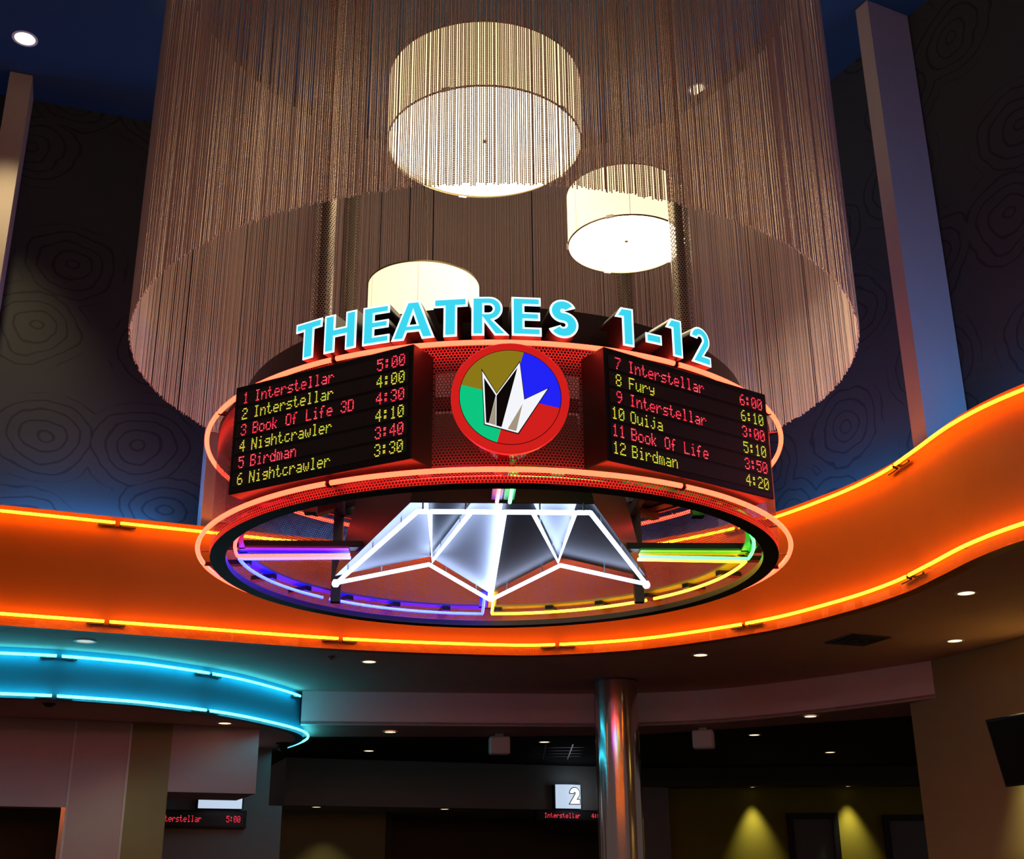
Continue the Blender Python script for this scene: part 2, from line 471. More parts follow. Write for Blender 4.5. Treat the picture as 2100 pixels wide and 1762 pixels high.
# pilasters on the upper walls (plan: front corner, run along the wall, depth to the wall)
def pilaster(name, c, u, w, d, label):
    return struct(MB().obox(c, u, w, d, 3.45, H - .002).build(name, M['pilaster']), label)
pilaster('trim_1', (-5.53, 11.25), dl, .235, .48, 'warm white pilaster at the left edge')
pilaster('trim_2', (-3.21, 12.10), dl, .235, .48, 'pilaster at the left of the bead curtain')
pilaster('trim_3', (3.612, 10.365), dr, .175, .55, 'wide pilaster on the right wall')
pilaster('trim_4', (2.26, 12.95), dr, .175, .55, 'pilaster behind the right edge of the bead curtain')

# ------------------------------------------------------------------ bulkheads, low ceilings and walls at the back
BULK = catmull(V2([(-2.62, 15.3), (-1.5, 15.45), (-.33, 15.6), (1.0, 15.72), (1.9, 15.62), (2.69, 15.32), (3.72, 14.5), (4.77, 13.36)]), 6)
struct(strip(BULK, offset_curve(BULK, -.1), 2.0, 2.41).build('wall_bulkhead', M['white_drop']), 'curved off-white bulkhead behind the column')
BACKE = V2([(-2.84, 16.58), (-.36, 16.78), (1.65, 16.68), (2.8, 16.14), (4.9, 15.0)])
struct(MB().prism([(p.x, p.y) for p in BULK] + [(p.x, p.y) for p in reversed(BACKE)], 2.006, 2.04).build('ceiling_strip', M['soffit']))
struct(MB().prism([(p.x, p.y) for p in BACKE] + [(9, 15), (9, 25), (-9, 25), (-9, 16.4)], 2.10, 2.16).build('ceiling_dark', M['dark_tile']), 'black tiled lobby ceiling')
struct(strip(BACKE, offset_curve(BACKE, -.06), 2.0, 2.12).build('trim_drop', M['dark_tile']))
UD = Vector((.935, .355)); ND = Vector((-.355, .935))       # the plan directions of the lower walls
# teal-lit rounded bulkhead
TEAL = catmull(V2([(-9.5, 11.0), (-7.5, 11.55), (-6.2, 11.95), (-5.16, 12.3), (-4.64, 12.48), (-4.13, 12.79), (-3.82, 13.05), (-3.24, 13.77), (-2.86, 14.62), (-2.66, 15.35), (-2.70, 16.0), (-2.92, 16.6), (-3.3, 17.3)]), 8)
TZ0, TZ1 = 1.897, 2.40
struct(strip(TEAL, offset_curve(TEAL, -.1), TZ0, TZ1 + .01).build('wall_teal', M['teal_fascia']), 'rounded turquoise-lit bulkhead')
struct(MB().prism([(p.x, p.y) for p in TEAL] + [(-6, 18.5), (-10, 17)], TZ0 + .002, TZ0 + .05).build('ceiling_teal', M['soffit']), 'dark underside of the turquoise bulkhead')

# left wall panels below it
def panel(name, a, b, z0, z1, d, m, label=None):
    a = Vector(a); b = Vector(b)
    return struct(MB().obox(a, b - a, (b - a).length, d, z0, z1).build(name, m), label)
LW = V2([(-7.6, 12.9), (-5.68, 13.72), (-4.93, 14.04), (-4.37, 14.26), (-3.95, 14.46), (-3.03, 14.86)])
panel('wall_panel', LW[0], LW[2], .96, TZ0, .3, M['pink_wall'], 'beige panel above the dark opening at bottom left')
panel('wall_pier', LW[2], LW[3], FLOOR, TZ0, .3, M['pink_wall'], 'beige pier between the white reveals')
panel('wall_olive', LW[3], LW[4], FLOOR, TZ0, .3, M['olive_wall'], 'olive pier beside the ticker board')
panel('wall_box', LW[4], LW[5], 1.15, TZ0, 1.1, M['pink_wall'], 'beige box over the ticker board')
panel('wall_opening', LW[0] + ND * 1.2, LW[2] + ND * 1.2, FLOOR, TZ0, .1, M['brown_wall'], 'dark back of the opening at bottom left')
for k, i in ((1, 2), (2, 3)):
    p = LW[i] - ND * .012
    struct(MB().obox(p - UD * .012, UD, .024, .03, FLOOR, TZ0 - .01).build('trim_reveal_%d' % k, M['reveal']))
pj = LW[2] - UD * .055
struct(MB().obox(pj - ND * .01, UD, .05, .25, FLOOR, .96).build('trim_jamb', M['steel']), 'metal jamb of the dark opening')
# wall carrying the left ticker board
TB = Vector((-4.55, 16.45))
panel('wall_entry', TB, TB + UD * 1.55, FLOOR, 1.16, .2, M['grey_wall'], 'grey wall behind the left ticker board')
panel('wall_entry_top', TB, TB + UD * 1.37, 1.16, 1.9, .2, M['grey_wall'])
# header wall over the auditorium doors
HD = Vector((-3.62, 20.0))
struct(MB().obox(HD, UD, 6.75, 2.6, 1.375, 2.12).build('wall_header', M['grey_wall']), 'grey header over the auditorium doors')
panel('wall_door_left', HD + ND * 1.3 - UD * 2, HD + ND * 1.3 + UD * 2.1, FLOOR, 1.4, .1, M['olive_wall'])
panel('wall_door_right', HD + ND * 2.4 + UD * 2.0, HD + ND * 2.4 + UD * 9, FLOOR, 1.4, .1, M['brown_wall'])
struct(MB().obox(HD + ND * 1.3 + UD * 2.1, ND, 1.2, .1, FLOOR, 1.4).build('wall_door_return', M['brown_wall']))
panel('wall_pillar', HD + UD * 5.62 + ND * .02, HD + UD * 6.75, FLOOR, 1.38, .4, M['grey_wall'])
# hall on the right
struct(MB().box((2.2, 22.6, FLOOR), (10, 22.75, 2.12)).build('wall_hall', M['yellow']), 'mustard hall wall with poster frames')
struct(MB().box((2.2, 22.2, 1.78), (10, 22.6, 2.12)).build('trim_hall_header', M['brown_wall']))
# khaki wall at the right
RW = V2([(4.447, 13.95), (7.2, 7.0)]); rd = (RW[1] - RW[0]).normalized()
RWo = Vector((4.44, 13.95)); RWd = Vector((.372, -.928))
struct(MB().obox(RWo, RWd, 8.0, .35, FLOOR, Z0 + .02).build('wall_khaki', M['khaki']), 'khaki wall at the right with the screen')

# ------------------------------------------------------------------ marquee sign
PHI = radians(3.1)
AX = (-.135, 9.0)
MQ = thing('marquee_sign', 'round cinema marquee with red neon rings, showtime boards and glowing THEATRES 1-12 letters', 'sign', (AX[0], AX[1], 0), PHI)
def pol(a, r): return (r * sin(radians(a)), -r * cos(radians(a)))
RD = 2.10
MB().drum(RD, 2.299, 3.215).build('perforated_drum', M['perf'], MQ, smooth=True)
MB().ring(1.985, RD - .005, 2.298, 2.342).build('bottom_flange', M['black'], MQ)
MB().ring(RD - .03, RD + .006, 3.205, 3.235).build('top_flange', M['black'], MQ)
MB().ring(1.905, 1.93, 3.2, 3.545).build('letter_band', M['black'], MQ)
MB().ring(1.66, 2.1, 3.212, 3.224).build('ledge_ring', M['black'], MQ)

# red neon rings
def arc_path(a0, a1, r, z, n=None):
    n = n or max(3, int(abs(a1 - a0) / 3))
    return [(*pol(a0 + (a1 - a0) * i / n, r), z) for i in range(n + 1)]
def ends_of(path, k=.055):
    return path
LOWJ = [-152, -91.3, -29.9, 29.9, 91.3, 152, 208]
UPJ = [-152, -122, -64, -29.9, 29.9, 60.5, 122, 152, 208]
for js, z in ((LOWJ, 2.353), (UPJ, 3.176)):
    for a0, a1 in zip(js, js[1:]):
        t = MB().tube(arc_path(a0 + .55, a1 - .55, 2.185, z, int((a1 - a0) / 2)), .017, 8).build('neon_tube', M['n_red'], MQ, smooth=True)
        for a, s in ((a0, 1), (a1, -1)):
            p = pol(a + s * .55, 2.185); q = pol(a + s * .45, 2.13)
            MB().tube([(*p, z), (*q, z)], .012, 6).build('electrode', M['glass_sleeve'], t)
        n = max(2, int((a1 - a0) / 16))
        for i in range(n):
            a = a0 + (a1 - a0) * (i + .5) / n
            MB().tube([(*pol(a, 2.105), z - .004), (*pol(a, 2.17), z - .004)], .004, 5).build('tube_support', M['chrome'], t)

# channel letters
def arc(cx, cy, r, a0, a1, n=14):
    return [(cx + r * cos(radians(a0 + (a1 - a0) * i / n)), cy + r * sin(radians(a0 + (a1 - a0) * i / n))) for i in range(n + 1)]
def stroke(path, w):
    L, R = [], []
    for i, p in enumerate(path):
        a = path[max(i - 1, 0)]; b = path[min(i + 1, len(path) - 1)]
        t = Vector((b[0] - a[0], b[1] - a[1])).normalized()
        L.append((p[0] - t.y * w / 2, p[1] + t.x * w / 2)); R.append((p[0] + t.y * w / 2, p[1] - t.x * w / 2))
    return L + R[::-1]
GL = {
'T': [[(0, .76), (0, 1), (.82, 1), (.82, .76), (.57, .76), (.57, 0), (.25, 0), (.25, .76)]],
'H': [[(0, 0), (0, 1), (.30, 1), (.30, .62), (.60, .62), (.60, 1), (.90, 1), (.90, 0), (.60, 0), (.60, .39), (.30, .39), (.30, 0)]],
'E': [[(0, 0), (0, 1), (.69, 1), (.69, .78), (.30, .78), (.30, .61), (.67, .61), (.67, .40), (.30, .40), (.30, .22), (.70, .22), (.70, 0)]],
'A': [[(0, 0), (.375, 1), (.685, 1), (1.06, 0), (.75, 0), (.675, .20), (.385, .20), (.31, 0)], [(.44, .385), (.62, .385), (.53, .66)]],
'R': [[(0, 0), (0, 1), (.40, 1)] + arc(.42, .69, .31, 90, -72, 16)[1:] + [(.88, 0), (.54, 0), (.30, .35), (.30, 0)],
      [(.30, .79), (.40, .79)] + arc(.40, .69, .10, 90, -90, 10)[1:] + [(.30, .59)]],
'S': [[(0, 0), (.74, 0), (.74, 1)]],
'1': [[(.0, .73), (.17, 1), (.50, 1), (.50, 0), (.20, 0), (.20, .73)]],
'-': [[(0, .20), (0, .46), (.46, .46), (.46, .20)]],
'2': [arc(.34, .67, .33, 178, -38, 22) + [(.44, .25), (.68, .25), (.68, 0), (0, 0)] + arc(.34, .67, .085, -38, 178, 16)],
}
def s_mesh(name, w, trim, ext):
    """the letter S as a solid ribbon along two joined arcs"""
    path = arc(.36, .70, .155, 16 + trim, 262, 30) + arc(.36, .345, .20, 88, -160 + trim, 34)
    lp = stroke(path, w); n = len(path)
    v = []
    for z in (-ext, ext): v += [((1.08 * x - .385) * LH, y * LH, z) for x, y in lp]
    m2 = 2 * n; f = []
    for i in range(n - 1):
        a, b, c, d = i, i + 1, m2 - 2 - i, m2 - 1 - i
        f += [(a, b, c, d), (m2 + d, m2 + c, m2 + b, m2 + a)]
    for i in range(m2): f.append((i, m2 + i, m2 + (i + 1) % m2, (i + 1) % m2))
    return MB().add(v, f).mesh(name, [])
LH, LR, LZ = .262, 2.235, 3.197
LET = [('T', -31.1), ('H', -24.8), ('E', -18.3), ('A', -12.1), ('T', -6.1), ('R', 0.2), ('E', 5.9), ('S', 11.7), ('1', 22.1), ('-', 27.5), ('1', 31.6), ('2', 37.4)]
for ch, a in LET:
    a -= math.degrees(PHI)
    w = max(p[0] for p in GL[ch][0]); x0 = min(p[0] for p in GL[ch][0])
    loops = [[((p[0] - (w + x0) / 2) * LH, p[1] * LH) for p in lp] for lp in GL[ch]]
    me = s_mesh('channel_letter', .285, 0, .11) if ch == 'S' else curve_mesh('channel_letter', loops, extrude=.11)
    me.materials.clear(); me.materials.append(M['return'])
    o = link('channel_letter', me, MQ)
    # glyph XY -> marquee: X along the tangent, Y up, Z outwards
    rot = Matrix.Rotation(radians(a), 4, 'Z') @ Matrix.Rotation(pi / 2, 4, 'X')
    px, py = pol(a, LR - .11)
    o.matrix_local = Matrix.Translation((px, py, LZ)) @ rot
    e = s_mesh('letter_edge', .285, 0, .002) if ch == 'S' else curve_mesh('letter_edge', loops, extrude=.002); e.materials.clear(); e.materials.append(M['border'])
    eo = link('letter_edge', e, o, (0, 0, .1125)); eo['label'] = 'glowing white edge'
    if ch == 'S':
        f = s_mesh('letter_face', .19, 16, .002); f.materials.append(M['cyan'])
    else:
        f = curve_mesh('letter_face', loops, extrude=.002, offset=-.0125); f.materials.clear(); f.materials.append(M['cyan'])
    fo2 = link('letter_face', f, o, (0, 0, .1155)); fo2['label'] = 'glowing cyan face'
    MB().box((-.012, .05, -.2), (.012, .08, -.1)).build('letter_bracket', M['black'], o)

# showtime boards
ROWS = {
-1: [('1', 'Interstellar', '5:00'), ('2', 'Interstellar', '4:00'), ('3', 'Book Of Life 3D', '4:30'), ('4', 'Nightcrawler', '4:10'), ('5', 'Birdman', '3:40'), ('6', 'Nightcrawler', '3:30')],
1: [('7', 'Interstellar', '6:00'), ('8', 'Fury', '6:10'), ('9', 'Interstellar', '3:00'), ('10', 'Ouija', '5:10'), ('11', 'Book Of Life', '3:50'), ('12', 'Birdman', '4:20')]}
IN, OUT = Vector((.577, -2.238)), Vector((1.754, -1.510))
PZ0, PZ1 = 2.397, 3.134
for s in (-1, 1):
    A = Vector((s * OUT.x, OUT.y)) if s < 0 else IN.copy()
    B = Vector((-IN.x, IN.y)) if s < 0 else OUT.copy()
    d = (B - A).normalized(); Wd = (B - A).length
    ang = atan2(d.y, d.x)
    bd = MB().box((0, 0, PZ0), (Wd, .26, PZ1)).build('showtime_board', M['black'], MQ)
    bd.location = (A.x, A.y, 0); bd.rotation_euler = (0, 0, ang); bevel(bd, .006)
    bd['label'] = 'black showtime board with auditoriums %s' % ('1 to 6' if s < 0 else '7 to 12')
    Hh = PZ1 - PZ0
    for i in range(6):
        zc = PZ1 - (.125 + .1505 * i) * Hh
        MB().box((.03, -.004, zc - .046), (Wd - .03, .004, zc + .046)).build('row_screen', M['screen'], bd)
    for i, (num, ttl, tm) in enumerate(ROWS[s]):
        zc = PZ1 - (.125 + .1505 * i) * Hh
        dx = .0385 * Wd / 6; dz = .0116
        if s < 0: items = [(.055 * Wd, num), (.125 * Wd, ttl), (.815 * Wd, tm)]
        else: items = [((.062 if len(num) == 1 else .032) * Wd, num), (.137 * Wd, ttl), (.822 * Wd, tm)]
        cols = RED if i % 2 == 0 else YEL
        rw = led_row(items, dx, dz, .0049, cols).build('text_row', [M[c] for c in cols], bd)
        rw.location = (0, -.006, zc)
        rw['label'] = '%s showtime line for auditorium %s' % ('red' if i % 2 == 0 else 'yellow-green', num)

# logo disc
LGZ, LGR = 2.747, .35
lg = MB().lathe([(LGR - .006, -.05), (LGR, -.044), (LGR, -.006), (LGR - .006, 0)], 64).build('logo_disc', M['sign_red'], MQ)
lg.matrix_local = Matrix.Translation((*pol(0, 2.35), LGZ)) @ Matrix.Rotation(pi / 2, 4, 'X')
lg['label'] = 'red round logo disc with crown and four coloured quarters'
for p in lg.data.polygons: p.use_smooth = len(p.vertices) == 4
bk = MB().lathe([(.30, -.26), (.30, -.05)], 48).build('disc_housing', mat('red_gloss_housing', (.35, .015, .02), .25, .3), lg, smooth=True)
def lz(x, y): return ((x - 775) / 575 * LGR, -(y - 722) / 533 * LGR)
def put(name, pts, m, z, conv=True):
    q = [lz(*p) for p in pts] if conv else pts
    b = MB(); a = sum(q[i][0] * q[(i + 1) % len(q)][1] - q[(i + 1) % len(q)][0] * q[i][1] for i in range(len(q)))
    if a < 0: q = q[::-1]
    b.prism(q, z - .001, z)
    return b.build(name, M[m], lg)
ri = .2975
put('disc_outline', arc(0, 0, ri + .004, 0, 354, 59), 'sign_black', .0012, False)
WA = [74, 166, 254.5, 346.5]        # divider directions
for i, c in enumerate(('sign_gold', 'sign_green', 'sign_red', 'sign_blue')):
    a0 = WA[i]; a1 = WA[(i + 1) % 4] + (360 if i == 3 else 0)
    q = put('logo_quarter', [(0, 0)] + arc(0, 0, ri, a0, a1, 24), c, .0026, False)
    q['label'] = '%s quarter' % {'sign_gold': 'mustard', 'sign_green': 'green', 'sign_red': 'red', 'sign_blue': 'blue'}[c]
put('crown_outline', [(495, 450), (642, 688), (871, 372), (914, 742), (1156, 628), (850, 1082), (520, 996)], 'sign_black', .004)
put('crown_white', [(502, 478), (642, 700), (868, 390), (908, 752), (1138, 641), (845, 1070), (528, 988)], 'sign_white', .0052)
put('crown_black', [(521, 545), (634, 714), (566, 980), (540, 974)], 'sign_black', .0064)
put('crown_black', [(641, 716), (846, 440), (688, 1016), (638, 1003)], 'sign_black', .0064)
put('crown_shade', [(635, 722), (633, 1001), (567, 981)], 'sign_tan', .0076)
put('crown_shade', [(892, 792), (828, 1052), (746, 1033)], 'sign_tan', .0064)

# underside: coloured neon wedges, their channels and spokes
RN, ZN = 1.925, 2.392
CH = {'n_blue': (.05, .05, .50), 'n_pink': (.30, .05, .42), 'n_yellow': (.46, .36, .03), 'n_green': (.05, .42, .10)}  # purple of the pink channel is red and blue neon glow put into its colour
g = .042
WEDGE = {'n_pink': (-1, -1), 'n_blue': (-1, 1), 'n_yellow': (1, 1), 'n_green': (1, -1)}
for c, (sx, sy) in WEDGE.items():
    a_side = 90 - math.degrees(math.asin(g / RN)); a_end = math.degrees(math.asin(g / RN))
    if sy < 0: angs = [sx * (a_end + (a_side - a_end) * i / 36) for i in range(37)]
    else: angs = [sx * (180 - a_end - (a_side - a_end) * i / 36) for i in range(37)]
    pts = [(*pol(a, RN), ZN) for a in angs]          # from the y-axis end to the x-axis end
    tip_y = 1.30 if sy > 0 else 1.38
    path1 = [(sx * g, sy * tip_y, ZN + .012), (sx * g, sy * (RN - .05), ZN)] + pts[:19]
    path2 = pts[19:] + [(sx * (RN - .05), sy * g, ZN), (sx * 1.09, sy * g, ZN + .012)]
    nm = {'n_blue': 'blue', 'n_pink': 'pink-red', 'n_yellow': 'yellow', 'n_green': 'green'}[c]
    for p in (path1, path2):
        o = MB().tube(p, .0125, 8).build('quarter_neon', M[c], MQ, smooth=True); o['label'] = '%s neon line of the underside ring' % nm
    a0, a1 = (angs[0], angs[-1])
    pale = mat(nm.replace('-', '_') + '_channel_paint_and_glow', CH[c], .4)
    MB().ring(RN - .055, RN + .05, ZN + .055, ZN + .07, 144, a0, a1).build('neon_channel', pale, MQ)
    MB().box((min(sx * 1.1, sx * RN), min(sy * .004, sy * .075), ZN + .055), (max(sx * 1.1, sx * RN), max(sy * .004, sy * .075), ZN + .07)).build('neon_channel', pale, MQ)
    MB().box((min(sx * .004, sx * .075), min(sy * 1.3, sy * RN), ZN + .055), (max(sx * .004, sx * .075), max(sy * 1.3, sy * RN), ZN + .07)).build('neon_channel', pale, MQ)
for a in range(8, 360, 14):
    b = MB().ring(RN - .02, RD - .004, ZN + .02, ZN + .055, 360, a, a + 2.2).build('channel_bracket', M['black'], MQ)
for sx in (-1, 1): MB().box((min(sx * 1.0, sx * 2.05), -.05, ZN + .07), (max(sx * 1.0, sx * 2.05), .05, ZN + .12)).build('spoke_beam', M['black'], MQ)
for sy in (-1, 1): MB().box((-.05, min(sy * 1.15, sy * 2.05), ZN + .07), (.05, max(sy * 1.15, sy * 2.05), ZN + .12)).build('spoke_beam', M['black'], MQ)

# crown can and panels
KZ = 2.43
OUTL = [(-.607, -1.28), (.607, -1.28), (1.265, .70), (.494, .077), (0, 1.27), (-.494, .077), (-1.265, .70)]
can = MB(); n = len(OUTL); ZT = 3.12
top = [(x * .86, -.12 + (y + .12) * .86) for x, y in OUTL]
can.add([(x, y, KZ + .003) for x, y in OUTL] + [(x, y, ZT) for x, y in top],
        [tuple(range(n)), tuple(reversed(range(n, 2 * n)))] + [(i, n + i, n + (i + 1) % n, (i + 1) % n) for i in range(n)])
CN = can.build('crown_body', M['black_gloss'], MQ)
CN['label'] = 'deep dark crown-shaped body under the marquee'
def plate(pts, m, fold):
    # each facet is slightly folded up along its middle so that it catches the tubes
    b = MB(); k = len(pts)
    cx = sum(p[0] for p in pts) / k; cy = sum(p[1] for p in pts) / k
    v = [(x, y, KZ - .002) for x, y in pts] + [(cx, cy, KZ - .002 - fold)]
    b.add(v, [((i + 1) % k, i, k) for i in range(k)])
    o = b.build('crown_panel', M[m], CN); o['label'] = ('white' if m == 'plate_white' else 'black') + ' facet'
    return o
plate([(-.607, -1.28), (-.488, -1.28), (-.494, .077), (-1.265, .70)], 'plate_white', -.0)
plate([(-.488, -1.28), (-.21, -1.28), (-.494, .077)], 'plate_black', 0)
plate([(-.21, -1.28), (0, -1.28), (0, 1.27), (-.494, .077)], 'plate_white', 0)
plate([(0, -1.28), (.205, -1.28), (.494, .077), (0, 1.27)], 'plate_black', 0)
plate([(.205, -1.28), (.488, -1.28), (.494, .077)], 'plate_white', 0)
plate([(.488, -1.28), (.607, -1.28), (1.265, .70), (.494, .077)], 'plate_black', 0)
NZ = 2.362
def P3(l): return [(x, y, NZ) for x, y in l]
CT = [[(-.488, -1.30), (-.56, -1.30), (-1.245, .66), (-.50, .065), (0, 1.235)], [(.488, -1.30), (.578, -1.30), (1.25, .655), (.50, .07), (.015, 1.225)],
      [(-.475, -1.30), (-.012, -1.30), (-.004, 1.2)], [(.475, -1.30), (.012, -1.30), (.008, 1.17)],
      [(-.478, -1.29), (-.476, -.03), (-.21, -1.285)], [(.478, -1.29), (.474, -.03), (.2, -1.285)]]
for pth in CT:
    o = MB().tube(P3(pth), .0165, 8).build('crown_neon', M['n_white'], CN)
    for a, b in zip(pth, pth[1:]):
        L = hypot(b[0] - a[0], b[1] - a[1]); k = max(1, int(L / .55))
        for i in range(k):
            t = (i + .5) / k; x = a[0] + (b[0] - a[0]) * t; y = a[1] + (b[1] - a[1]) * t
            MB().tube([(x, y, NZ + .005), (x, y, KZ)], .006, 6).build('tube_clip', M['chrome'], o)
for sx in (-1, 1):
    MB().lathe([(.02, NZ - .025), (.03, NZ - .01), (.03, NZ + .01), (.02, NZ + .03)], 12, (sx * 1.255, .685)).build('tip_lamp', M['n_white'], CN, smooth=True)

# four hanging tubes and the posts inside the drum
TUBES = [(-1.31, 7.6), (1.22, 7.75), (1.07, 10.25), (-1.5, 10.15)]
inv = Matrix.Rotation(-PHI, 2)
for x, y in TUBES:
    q = inv @ Vector((x - AX[0], y - AX[1]))
    o = MB().drum(.074, 3.3, H, 40, (q.x, q.y)).build('hanging_tube', M['perf_tube'], MQ, smooth=True)
    MB().lathe([(.03, 3.2), (.03, H)], 12, (q.x, q.y)).build('tube_core', M['black'], o, smooth=True)
    MB().box((q.x - .04, q.y - .04, 2.33), (q.x + .04, q.y + .04, 3.32)).build('drum_post', M['black'], MQ)
for i in range(4):
    a = inv @ Vector((TUBES[i][0] - AX[0], TUBES[i][1] - AX[1])); b = inv @ Vector((TUBES[(i + 1) % 4][0] - AX[0], TUBES[(i + 1) % 4][1] - AX[1]))
    MB().obox(a, b - a, (b - a).length, .06, 3.08, 3.16).build('top_beam', M['black'], MQ)
    c = a.normalized() * .75
    MB().tube([(a.x, a.y, 2.62), ((a.x + c.x) / 2, (a.y + c.y) / 2, 3.1)], .03, 4).build('brace', M['dark_grey'], MQ)
    e = a.normalized() * 2.08
    MB().obox(c, e - c, (e - c).length, .07, 3.14, 3.2).build('top_beam', M['black'], MQ)

# ------------------------------------------------------------------ bead chandelier
CX, CY, CR, CZ0, CZ1 = -.128, 9.0, 2.81, 3.906, 7.80
CD = thing('bead_chandelier', 'huge round curtain of hanging metal bead strands above the marquee', 'chandelier', (CX, CY, 0))
MB().ring(CR - .05, CR + .03, CZ1, CZ1 + .08, 160).build('hanging_ring', M['dark_grey'], CD)
for k in range(8):
    a = 2 * pi * k / 8 + .2
    MB().tube([(CR * cos(a), CR * sin(a), CZ1 + .05), (CR * cos(a), CR * sin(a), H)], .012, 6).build('ceiling_rod', M['dark_grey'], CD)
PITCH = .0122
nb = int((CZ1 - CZ0) / PITCH)
st = MB(); prof = []
for i in range(nb):
    z = -i * PITCH
    prof += [(.0018, z), (.0049, z - PITCH * .30), (.0049, z - PITCH * .70)]
prof.append((.0016, -nb * PITCH))
st.lathe(prof, 6)
strand_me = st.mesh('bead_strand', M['bead'], smooth=True)
strand = bpy.data.objects.new('bead_strand', strand_me)
ns = int(2 * pi * CR / .0120)
rn = random.Random(3)
pv = []
for k in range(ns):
    a = 2 * pi * (k + rn.uniform(-.07, .07)) / ns; r = CR + rn.uniform(-.006, .006)
    if rn.random() < .004: continue
    pv.append((r * cos(a), r * sin(a), CZ1 + rn.uniform(-.012, .012)))
pm = bpy.data.meshes.new('bead_curtain'); pm.from_pydata(pv, [], []); pm.materials.append(M['bead'])
bc = link('bead_curtain', pm, CD); bc['kind'] = 'stuff'; bc['label'] = 'curtain of fine bead chains'
ng = bpy.data.node_groups.new('hang_strands', 'GeometryNodeTree')
ng.interface.new_socket('Geometry', in_out='INPUT', socket_type='NodeSocketGeometry')
ng.interface.new_socket('Geometry', in_out='OUTPUT', socket_type='NodeSocketGeometry')
gi = ng.nodes.new('NodeGroupInput'); go = ng.nodes.new('NodeGroupOutput')
oi = ng.nodes.new('GeometryNodeObjectInfo'); oi.inputs['Object'].default_value = strand; oi.inputs['As Instance'].default_value = True
ip = ng.nodes.new('GeometryNodeInstanceOnPoints')
rv = ng.nodes.new('FunctionNodeRandomValue'); rv.data_type = 'FLOAT_VECTOR'; rv.inputs['Min'].default_value = (-.0009, -.0009, 0); rv.inputs['Max'].default_value = (.0009, .0009, 6.28)
ng.links.new(gi.outputs[0], ip.inputs['Points']); ng.links.new(oi.outputs['Geometry'], ip.inputs['Instance'])
ng.links.new(rv.outputs['Value'], ip.inputs['Rotation']); ng.links.new(ip.outputs[0], go.inputs[0])
md = bc.modifiers.new('strands', 'NODES'); md.node_group = ng

# ------------------------------------------------------------------ drum pendant lamps
def pendant(x, y, z0, z1, r, label):
    t = thing('drum_pendant_lamp', label, 'lamp', (x, y, z0), 0, 'drum pendant lamps inside the bead curtain')
    h = z1 - z0
    MB().lathe([(r, 0), (r, h)], 72, caps=False).build('lamp_shade', M['shade'], t, smooth=True)
    MB().ring(r - .006, r + .005, -.007, .003, 96).build('bottom_rim', M['shade_trim'], t)
    MB().lathe([(r - .02, .045), (r - .008, .05)], 72).build('diffuser', M['diffuser_soft' if r > .6 else 'diffuser'], t)
    for k in range(5):
        a = 2 * pi * k / 5 - 1.93
        MB().box((-.03, -.012, -.012), (.03, .006, .012)).build('rim_clip', M['white_plastic'], t).matrix_local = Matrix.Translation((r * cos(a), r * sin(a), 0)) @ Matrix.Rotation(a + pi / 2, 4, 'Z')
    MB().ring(r - .012, r + .005, h, h + .012, 96).build('top_rim', M['shade_trim'], t)
    MB().lathe([(.004, .022), (.016, .028), (.016, .038), (.01, .046)], 16).build('finial', M['shade_trim'], t, smooth=True)
    for k in range(6):
        a = 2 * pi * k / 6 + .5
        MB().box((-.004, -.002, 0), (.004, .002, h)).build('shade_seam', M['shade_trim'] if False else M['lens_dim'], t).matrix_local = Matrix.Translation(((r + .001) * cos(a), (r + .001) * sin(a), 0)) @ Matrix.Rotation(a + pi / 2, 4, 'Z')
    cd = MB(); zt = H - z0
    pts = [(0, 0, h * .8)] + [(.025 * sin(k * 1.1), .02 * cos(k * .9), h + (zt - h) * k / 14) for k in range(1, 14)] + [(0, 0, zt)]
    cd.tube(pts, .0045, 6).build('cord', M['shade_trim'], t, smooth=True)
    MB().lathe([(.06, zt - .03), (.06, zt - .001)], 24).build('ceiling_canopy', M['shade_trim'], t, smooth=True)
    d = bpy.data.lights.new('lamp_bulb', 'POINT'); d.energy = 46 * r; d.color = (1, .85, .64); d.shadow_soft_size = .08
    b = bpy.data.objects.new('lamp_bulb', d); COL.objects.link(b); b.parent = t; b.location = (0, 0, h * .7)
    return t
pendant(-.184, 7.716, 5.201, 5.734, .716, 'largest drum pendant lamp, hanging highest, mostly veiled by the bead strands')
pendant(.956, 8.88, 5.011, 5.472, .481, 'drum pendant lamp at the right, half below the bead hem behind a perforated tube')
pendant(-.711, 8.95, 4.17, 4.663, .452, 'lowest drum pendant lamp, resting its lower edge behind the letter A')

